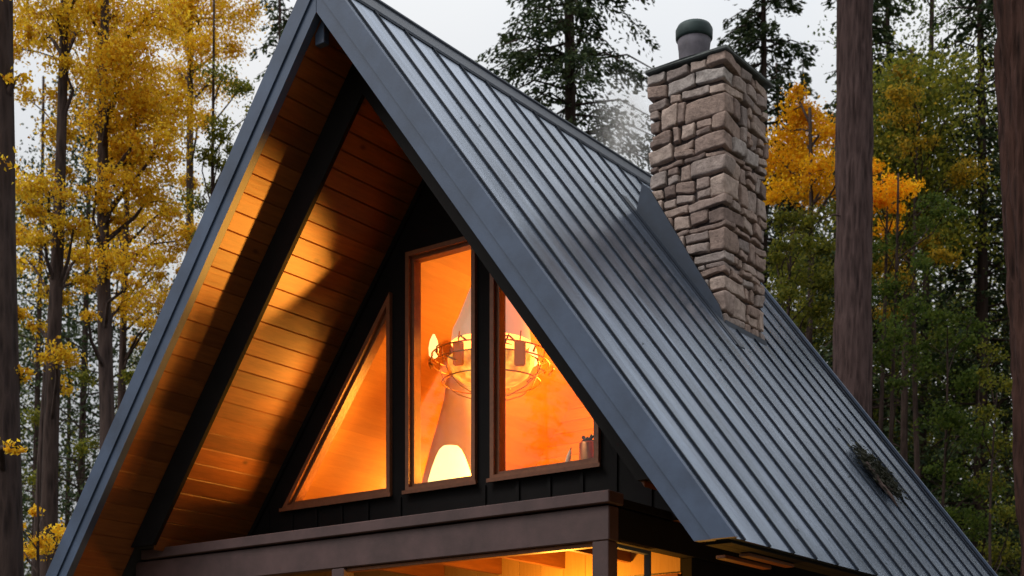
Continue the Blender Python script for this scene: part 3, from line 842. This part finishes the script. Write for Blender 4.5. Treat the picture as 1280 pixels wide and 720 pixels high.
def broadleaf(rs_, H, r0, zc0, zc1, R, n_limb, n_leaf, leaf_size, seed, lean=(0, 0), clump=0.36, shape=0.5, spread=1.0, up=0.45, cone=0.0):
    bm, at = trunk_mesh('t', rs_, H, r0, lean)
    cents = []; wts = []
    for i in range(n_limb):
        f = (i + rs_.random()) / n_limb
        z = zc0 + (zc1 - zc0) * f * 0.92
        a = i * 2.39996 + rs_.uniform(-.5, .5)
        prof = math.sin(PI * min(1, max(0.02, (f * 0.9 + 0.12)))) ** shape
        Ln = R * (prof * (1 - cone) + cone * (1.15 - f)) * rs_.uniform(0.55, 1.1)
        p = at(z); d = Vector((math.cos(a), math.sin(a), rs_.uniform(up - .25, up + .3))).normalized()
        pts = [p]; m = 4
        for j in range(m):
            d = (d + Vector((rs_.uniform(-.3, .3), rs_.uniform(-.3, .3), rs_.uniform(-.22, .14)))).normalized()
            pts.append(pts[-1] + d * Ln / m)
        rl = max(0.015, r0 * 0.30 * (1 - 0.6 * f))
        tube(bm, pts, [rl * (1 - .8 * j / m) for j in range(m + 1)], 5, False)
        for j in range(1, m + 1):
            for q_ in range(2 if j < m else 3):
                dd = Vector((rs_.uniform(-1, 1), rs_.uniform(-1, 1), rs_.uniform(-.5, .6)))
                e = pts[j] + dd * 0.30 * Ln * spread
                tube(bm, [pts[j], (pts[j] + e) / 2 + Vector((0, 0, .05)), e], [rl * .3, rl * .2, rl * .08], 4, False)
                cents.append(e); wts.append(math.exp(rs_.gauss(0, 0.9)))
    g = np.random.default_rng(seed)
    Cn = np.array([tuple(c) for c in cents]); w = np.array(wts); w /= w.sum()
    idx = g.choice(len(Cn), size=n_leaf, p=w)
    P = Cn[idx] + g.normal(size=(n_leaf, 3)) * np.array([clump, clump, clump * 0.55])
    D = g.normal(size=(n_leaf, 3)) + np.array([0, 0, -0.5])
    return bm, leaf_mesh('crown', P, D, leaf_size, 1.45, seed)

def clump_tree(rs_, u, t, H, r0, clumps, leaf_size, seed, lean=(0, 0), dens=4600, flat=0.62):
    """A tree whose foliage hangs in the given masses (photo column, row, radius in pixels)."""
    bm, at = trunk_mesh('t', rs_, H, r0, lean)
    root = ground_at(u, t); g = np.random.default_rng(seed); Ps = []
    for (cu, cv, cr) in clumps:
        tt = t + rs_.uniform(-1.0, 1.0)
        c = ground_at(cu, tt, height_at(cv, tt)) - root
        rm = cr * tt / F * 1.12
        p0 = at(min(H - .3, max(1.0, c.z - rs_.uniform(0.3, 1.1))))
        midp = (p0 + c) / 2 + Vector((rs_.uniform(-.15, .15), rs_.uniform(-.15, .15), rs_.uniform(0, .25)))
        rl = max(.014, r0 * .22)
        tube(bm, [p0, midp, c], [rl, rl * .7, rl * .35], 5, False)
        for k in range(max(3, int(rm * 14))):
            a = rs_.uniform(0, 2 * PI); e = c + Vector((math.cos(a), math.sin(a), rs_.uniform(-.5, .5))) * rm * rs_.uniform(.5, 1.15)
            b = midp.lerp(c, rs_.uniform(.3, 1))
            tube(bm, [b, (b + e) / 2 + Vector((0, 0, .06)), e], [rl * .3, rl * .22, rl * .07], 4, False)
            m = int(dens * rm * rm * rs_.uniform(.25, 1.0) / max(3, int(rm * 14))) + 12
            sg = rm * rs_.uniform(.26, .52)
            Ps.append(np.array(tuple(e)) + g.normal(size=(m, 3)) * np.array([sg, sg, sg * flat]))
        m = int(dens * rm * rm * .3)
        Ps.append(np.array(tuple(c)) + g.normal(size=(m, 3)) * np.array([rm * .48, rm * .48, rm * .42]))
    P = np.concatenate(Ps)
    return bm, leaf_mesh('crown', P, g.normal(size=P.shape) + np.array([0, 0, -.5]), leaf_size, 1.45, seed)

def conifer(rs_, H, r0, zc0, R, n_whorl, n_leaf, leaf_size, seed, droop=0.35, gap=0.25, per=5):
    bm, at = trunk_mesh('t', rs_, H, r0, (0, 0), 0.92, 0.08)
    segs = []; wt = []
    for i in range(n_whorl):
        f = (i + rs_.uniform(-.3, .3)) / n_whorl
        z = zc0 + (H - zc0) * max(0, f)
        for k in range(per):
            if rs_.random() < gap: continue
            a = rs_.uniform(0, 2 * PI)
            Ln = (R * (1 - f) ** 0.75 + 0.15) * rs_.uniform(0.55, 1.12)
            d = Vector((math.cos(a), math.sin(a), rs_.uniform(-.1, .25)))
            p0 = at(z); p1 = p0 + d * Ln * .5; p2 = p0 + d * Ln + Vector((0, 0, -droop * Ln))
            tube(bm, [p0, p1, p2], [max(.012, r0 * .14), max(.008, r0 * .08), .004], 4, False)
            segs.append((p0, p1, p2)); wt.append(Ln)
    g = np.random.default_rng(seed)
    A = np.array([[tuple(x) for x in s_] for s_ in segs]); w = np.array(wt); w /= w.sum()
    idx = g.choice(len(A), size=n_leaf, p=w)
    t = (g.uniform(0.12, 1, size=(n_leaf, 1))) ** 0.8
    P = (1 - t) ** 2 * A[idx, 0] + 2 * t * (1 - t) * A[idx, 1] + t * t * A[idx, 2]
    ax = A[idx, 2] - A[idx, 0]; ln = np.linalg.norm(ax, axis=1, keepdims=True)
    sd = np.cross(ax, np.array([0, 0, 1.0])); sd /= (np.linalg.norm(sd, axis=1, keepdims=True) + 1e-9)
    off = g.normal(size=(n_leaf, 1)) * 0.24 * ln * (1.15 - t)
    P = P + sd * off + np.array([0, 0, 1]) * (g.normal(size=(n_leaf, 1)) * 0.07 - np.abs(off) * 0.35 - 0.05)
    D = ax / (ln + 1e-9) + sd * np.sign(off) * 0.9 + g.normal(size=(n_leaf, 3)) * 0.45 + np.array([0, 0, -0.35])
    return bm, leaf_mesh('crown', P, D, leaf_size, 2.1, seed, flat=2.0)

def plant(name, label, cat, loc, parts, bark_m, leaf_m, group=None):
    t = thing(name, label, cat, loc, group)
    bm, me = parts
    obj('trunk', bm, bark_m, t, smooth=True)
    if me is not None: link_mesh('crown', me, leaf_m, t)
    return t

R_ = random.Random(21)
def H_(v, t): return height_at(v, t)

# ---- left side: autumn trees beside the roof
def autumn(name, label, u, t, H, r0, clumps, seed, bk, lf, lean=(0, 0), size=0.062, dens=6800):
    top = height_at(0, t)
    if H > top + 1.0:            # the crown goes on above the photo's upper edge
        q = random.Random(seed); z = top + 0.4
        while z < H:
            clumps = clumps + [(u + q.uniform(-45, 45) * (1.2 - (z - top) / (H - top + .01)), VH - (z - CAM.z) * F / t, q.uniform(20, 32))]; z += 0.55
    return plant(name, label, 'tree', ground_at(u, t), clump_tree(R_, u, t, H, r0, clumps, size, seed, lean, dens), MAT[bk], MAT[lf])
autumn('pine_tree', 'thick dark trunk cropped by the left edge of the photo, few gold leaves', 10, 18, 20, 0.26,
       [(12, 40, 16), (18, 100, 12), (10, 330, 14), (25, 395, 10), (25, 470, 10), (-20, 200, 30), (20, 560, 9)], 1, 'bark_dark', 'gold')
autumn('maple_tree', 'slim dark trunked golden maple, second from the left edge', 72, 24, 16.5, 0.19,
       [(70, 15, 26), (95, 40, 22), (78, 80, 16), (74, 125, 16), (72, 165, 20), (70, 205, 16), (62, 240, 24), (92, 285, 22), (66, 372, 18), (70, 442, 20), (78, 482, 11), (55, 50, 16), (98, 320, 18), (40, 330, 14), (56, 300, 12), (100, 352, 12), (45, 410, 10)], 2, 'bark_dark', 'gold')
autumn('maple_tree', 'broad golden maple with the densest bright yellow crown left of the roof', 138, 25.5, 17, 0.21,
       [(110, 15, 30), (150, 25, 34), (185, 20, 30), (130, 65, 28), (165, 75, 30), (150, 112, 40), (190, 115, 30), (128, 152, 30), (172, 152, 38), (212, 142, 28), (150, 190, 26), (196, 188, 26), (160, 232, 24), (192, 238, 26), (140, 272, 16), (170, 320, 26), (132, 330, 22), (150, 386, 22), (172, 205, 24), (118, 355, 12), (165, 355, 12), (110, 395, 9), (120, 240, 14)], 3, 'bark_grey', 'gold', dens=7200)
autumn('maple_tree', 'narrow golden maple close behind the broad bright yellow one', 158, 29, 16, 0.14,
       [(120, 100, 22), (170, 270, 18), (205, 292, 26), (228, 300, 16), (190, 345, 14), (212, 382, 24), (145, 290, 16), (118, 205, 14), (200, 325, 14), (230, 340, 12), (185, 405, 12), (172, 430, 8), (208, 260, 16)], 4, 'bark_dark', 'gold')
autumn('maple_tree', 'golden maple on a thin straight trunk nearest the left edge of the roof', 240, 30, 21, 0.15,
       [(250, 20, 34), (290, 22, 24), (238, 62, 26), (288, 55, 20), (262, 108, 24), (222, 92, 22), (215, 40, 20), (246, 150, 16), (232, 225, 14), (236, 290, 12)], 5, 'bark_grey', 'gold')
autumn('maple_tree', 'yellow maple with low hanging leaf sprays beside the thick left trunk', 38, 27, 16, 0.09,
       [(35, 15, 26), (18, 60, 20), (48, 45, 16), (28, 235, 20), (52, 268, 16), (30, 120, 12), (40, 300, 16), (22, 290, 14)], 6, 'bark_grey', 'gold', (0.6, 0.4))
autumn('maple_tree', 'olive leaved maple with thin sprays between the yellow crowns and the roof', 268, 27, 16, 0.08,
       [(276, 165, 18), (255, 195, 16), (282, 95, 18), (240, 255, 14), (300, 110, 12), (262, 235, 12), (300, 190, 14), (290, 235, 14), (275, 275, 14), (258, 300, 14), (250, 330, 12), (318, 140, 12), (235, 365, 12), (200, 440, 12), (165, 470, 12), (225, 400, 10), (280, 210, 12), (105, 470, 12), (40, 520, 14), (100, 560, 14), (50, 600, 14)], 7, 'bark_dark', 'olive')
autumn('maple_tree', 'small bush-like maple with dull gold leaves at the lower left', 50, 21, 6.0, 0.05,
       [(62, 680, 16), (75, 664, 12), (30, 690, 14), (45, 640, 8), (20, 655, 9)], 8, 'bark_dark', 'gold')

# ---- centre and right
T = 33
plant('fir_tree', 'tall fir standing alone against the sky above the ridge', 'tree', ground_at(708, T),
      conifer(R_, 30, 0.27, H_(250, T), 2.75, 54, 27000, 0.135, 11, 0.34, 0.36, 7), MAT['bark_dark'], MAT['fir'])
T = 37
plant('fir_tree', 'dark fir rising behind the chimney top and the orange maple', 'tree', ground_at(950, T),
      conifer(R_, 28, 0.22, 8, 2.3, 60, 26000, 0.145, 12, 0.34, 0.2, 7), MAT['bark_dark'], MAT['fir'])
autumn('maple_tree', 'bright orange maple glowing between the chimney and the tall bare trunk', 1006, 26, 13.5, 0.12,
       [(996, 116, 13), (990, 138, 18), (1012, 150, 20), (982, 168, 22), (1008, 182, 26), (1034, 172, 22), (975, 198, 20), (1002, 214, 26), (1032, 212, 24), (978, 236, 16), (1012, 244, 20), (1040, 240, 16), (968, 250, 10), (1060, 200, 18), (1062, 236, 16)], 13, 'bark_dark', 'amber', size=0.06, dens=6500)
autumn('maple_tree', 'amber maple with loose low sprays just right of the tall bare trunk', 1104, 26.5, 12.2, 0.08,
       [(1096, 208, 13), (1104, 238, 18), (1126, 236, 15), (1142, 234, 9), (1092, 256, 14), (1102, 288, 13), (1118, 262, 9), (1086, 220, 9)], 14, 'bark_dark', 'amber', size=0.06, dens=7500)
autumn('maple_tree', 'mustard coloured maple with scattered leaf masses in front of the right hand firs', 1150, 28, 14.5, 0.09,
       [(1132, 96, 16), (1140, 120, 18), (1128, 150, 14), (1218, 214, 18), (1205, 205, 10), (1150, 180, 16), (1165, 300, 14), (1100, 330, 20), (1125, 350, 18), (1185, 320, 14), (1112, 390, 16)], 15, 'bark_dark', 'mustard', size=0.066, dens=6000)
T = 29
plant('maple_tree', 'olive maple with a yellowing top high between the two right trunks', 'tree', ground_at(1135, T),
      broadleaf(R_, 16, 0.12, H_(330, T), 15.8, 1.5, 30, 15000, 0.09, 15), MAT['bark_dark'], MAT['olive'])
T = 23
bm, at = trunk_mesh('t', R_, 30, 0.325, (0.0, 0.0), 0.35, 0.05, n=72, furrow=0.045)
def add_top(bm, H, zc0, R0, n_leaf, seed, off=(0, 0), sprig=None):
    """Join a high conifer crown to a bare trunk; returns the leaf mesh."""
    b2, me = conifer(R_, H, 0.12, zc0, R0, 26, n_leaf, 0.2, seed, 0.34, 0.3, 6)
    bmesh.ops.delete(b2, geom=[v for v in b2.verts if v.co.z < zc0 - 1.5], context='VERTS')
    tmp = bpy.data.meshes.new('t'); b2.to_mesh(tmp); b2.free()
    tmp.transform(Matrix.Translation((off[0], off[1], 0))); me.transform(Matrix.Translation((off[0], off[1], 0)))
    bm.from_mesh(tmp); bpy.data.meshes.remove(tmp)
    return me
sp_ = at(H_(272, T)) + Vector((0.02, -0.30, -0.05))
tube(bm, [at(H_(272, T)), sp_ + Vector((-.2, -.1, .02)), sp_ + Vector((-.45, -.15, -.06))], [.02, .012, .004], 5, False)
me = add_top(bm, 32, 17, 2.6, 7000, 5)
plant('pine_tree', 'tall straight reddish brown trunk behind the roof right of the chimney', 'tree', ground_at(1064, T),
      (bm, me), MAT['bark_red'], MAT['fir'])
T = 14
bm, at = trunk_mesh('t', R_, 20, 0.36, (-0.95, -0.65), 0.1, 0.03, n=84, furrow=0.085)
me = add_top(bm, 24, 13.5, 2.4, 6000, 6, (-0.78, -0.54))
plant('pine_tree', 'massive rust coloured trunk leaning at the right edge of the photo', 'tree', ground_at(1353, T),
      (bm, me), MAT['bark_rust'], MAT['fir'])

# mid-distance evergreens on the right
mids = [(1085, 31, 24, 2.0, 'fir', 'dark evergreen close behind the tall reddish trunk'),
        (1160, 33, 25, 2.4, 'green', 'tall dense green tree filling the gap left of the leaning trunk'),
        (1222, 30, 24, 2.2, 'fir', 'dark fir just left of the leaning rust trunk'),
        (1020, 33, 14, 2.0, 'olive', 'olive green tree under the orange maple behind the chimney'),
        (1130, 36, 13, 1.8, 'olive', 'olive tree behind the roof edge right of the tall bare trunk'),
        (1262, 33, 18, 2.0, 'olive', 'yellow-green tree partly hidden by the leaning rust trunk')]
for i, (u, t, H, R0, kind, lab) in enumerate(mids):
    if kind == 'fir':
        plant('fir_tree', lab, 'tree', ground_at(u, t), conifer(R_, H, 0.2, 4.5, R0, 60, 18000, 0.14, 40 + i, 0.34, 0.2, 7), MAT['bark_dark'], MAT['fir'])
    else:
        plant('broadleaf_tree', lab, 'tree', ground_at(u, t), broadleaf(R_, H, 0.12, max(3.2, H * .28), H, R0, 40 if H > 12 else 22, 16000 if H > 12 else 4200, 0.085, 60 + i, clump=0.42), MAT['bark_dark'], MAT[kind])

autumn('broadleaf_tree', 'fresh green young tree low on the right with leaf sprays above the roof edge', 1178, 27, 9.5, 0.06,
       [(1170, 400, 16), (1195, 430, 20), (1160, 460, 14), (1205, 480, 18), (1180, 520, 22), (1215, 545, 20), (1190, 590, 20), (1225, 610, 18), (1160, 430, 10), (1210, 400, 12), (1230, 660, 20), (1200, 640, 12)], 31, 'bark_dark', 'green', size=0.075, dens=3800)
autumn('broadleaf_tree', 'yellowish green sapling beside the leaning rust trunk', 1245, 25, 8.0, 0.05,
       [(1240, 440, 14), (1255, 480, 16), (1235, 520, 14), (1258, 560, 16), (1240, 600, 18), (1262, 640, 16), (1250, 690, 22), (1225, 470, 10)], 32, 'bark_dark', 'olive', size=0.07, dens=3600)
autumn('broadleaf_tree', 'olive green tree filling the space under the orange maple beside the chimney', 985, 25.2, 11.0, 0.08,
       [(975, 280, 18), (1005, 275, 16), (1030, 268, 14), (990, 305, 20), (1020, 315, 20), (970, 330, 14), (1005, 345, 22), (1035, 350, 16), (985, 365, 14), (1015, 385, 18), (1035, 410, 12), (1000, 400, 12)], 33, 'bark_dark', 'olive', size=0.066, dens=5200)
autumn('broadleaf_tree', 'green tree with fine leaves just right of the tall reddish trunk, below the amber sprays', 1118, 25.5, 12.0, 0.07,
       [(1105, 310, 16), (1130, 300, 14), (1150, 330, 16), (1110, 360, 20), (1140, 385, 20), (1120, 420, 20), (1100, 450, 16), (1145, 445, 14), (1125, 480, 12), (1165, 280, 14), (1160, 250, 12), (1185, 260, 16)], 34, 'bark_dark', 'green', size=0.066, dens=4400)
T = 35
plant('fir_tree', 'narrow dark fir between the yellow crowns and the roof peak', 'tree', ground_at(345, T),
      conifer(R_, 23.5, 0.16, 6, 1.5, 56, 7500, 0.15, 51, 0.34, 0.35, 7), MAT['bark_dark'], MAT['fir'])
# the wood behind: copies of a few kinds
protos = {}
def copy_tree(root, loc, rot, sc):
    r = root.copy(); COL.objects.link(r); r.location = loc; r.rotation_euler = (0, 0, rot); r.scale = (sc, sc, sc)
    for c_ in root.children:
        d = c_.copy(); COL.objects.link(d); d.parent = r
    return r
kinds = {
    'dark': ('fir_tree', 'slender dark fir far back in the wood', lambda: conifer(R_, 22, 0.17, 5, 2.0, 44, 7000, 0.18, 80, 0.34, 0.35, 7), 'bark_dark', 'fir', 'dark firs in the wood behind the cabin'),
    'sparse': ('broadleaf_tree', 'thin grey-green tree with sparse leaves far back in the wood', lambda: broadleaf(R_, 21, 0.14, 3.0, 20, 2.3, 54, 6500, 0.11, 81, clump=0.5), 'bark_dark', 'fir', 'sparse green trees in the wood behind the cabin'),
    'olive': ('broadleaf_tree', 'olive leaved tree with a thin trunk far back in the wood', lambda: broadleaf(R_, 18, 0.13, 3.0, 17.5, 2.1, 44, 7500, 0.11, 82, clump=0.45), 'bark_dark', 'olive', 'olive trees in the wood behind the cabin'),
}
def add_far(kind, u, t, sc=1.0):
    nm, lab, fn, bk, lf, grp = kinds[kind]
    loc = ground_at(u, t); rot = R_.uniform(0, 6.28)
    if kind not in protos:
        p = plant(nm, lab, 'tree', loc, fn(), MAT[bk], MAT[lf], grp)
        p.rotation_euler = (0, 0, rot); p.scale = (sc,) * 3
        protos[kind] = p
    else:
        copy_tree(protos[kind], loc, rot, sc)
far = random.Random(77)
for i in range(11):
    u = -60 + i * 34 + far.uniform(-10, 10); t = far.uniform(38, 62)
    add_far(far.choice(['sparse', 'sparse', 'olive']), u, t, far.uniform(0.9, 1.25))
for i in range(12):
    u = 975 + i * 32 + far.uniform(-9, 9); t = far.uniform(36, 62)
    add_far(far.choice(['dark', 'sparse', 'olive', 'dark', 'sparse']), u, t, far.uniform(0.9, 1.3))
for i in range(16):         # beyond the frame on the right, seen in the sheen of the roof
    add_far(far.choice(['dark', 'dark', 'sparse']), 1330 + i * 62, far.uniform(26, 44), far.uniform(0.85, 1.1))

for i in range(34):         # the wood goes on unseen behind and beside the camera, screening the low sky
    a = rad(-95 + i * 6.2)
    r_ = far.uniform(17, 30)
    p = Vector((2.0 + (r_ + 8) * math.sin(a + PI) * -1, -6.0 - (r_ + 2) * math.cos(a), 0))
    copy_tree(protos[far.choice(['dark', 'sparse', 'dark'])], p, far.uniform(0, 6.28), far.uniform(0.75, 1.0))

# ------------------------------------------------------------------ smoke drifting behind the ridge
M = MT('smoke'); M.N.remove(M.b)
pv = M.n('ShaderNodeVolumePrincipled'); pv.inputs['Color'].default_value = (0.80, 0.78, 0.76, 1)
tcn = M.n('ShaderNodeTexCoord')
gr = M.n('ShaderNodeTexGradient'); gr.gradient_type = 'SPHERICAL'
M.l(tcn.outputs['Object'], gr.inputs['Vector'])
nzf = M.noise(tcn.outputs['Object'], 2.2, 4, 0.6)
dn = M.math('MULTIPLY', M.math('MULTIPLY', gr.outputs['Fac'], M.ramp(nzf, [(0.35, (0, 0, 0)), (0.65, (1, 1, 1))])), 2.4)
M.l(dn, pv.inputs['Density']); M.l(pv.outputs[0], M.out.inputs['Volume'])
bm = NB(); bmesh.ops.create_icosphere(bm, subdivisions=3, radius=1.0)
T = 20.5
sm = obj('smoke', bm, M.m); sm.location = ground_at(781, T, height_at(165, T)); sm.scale = (0.52, 0.6, 0.95)
tag(sm, kind='stuff', label='pale wisp of smoke drifting behind the ridge left of the chimney', cat='smoke')

# ------------------------------------------------------------------ render settings
vs = SC.view_settings
vs.view_transform = 'Standard'; vs.look = 'None'; vs.gamma = 1.0; vs.use_curve_mapping = False; vs.exposure = 0.0
SC.render.engine = 'CYCLES'
cy = SC.cycles
cy.max_bounces = 8; cy.diffuse_bounces = 4; cy.glossy_bounces = 3; cy.transmission_bounces = 4; cy.transparent_max_bounces = 8; cy.volume_bounces = 1
cy.use_denoising = True
cy.sample_clamp_indirect = 6
cy.volume_step_rate = 2
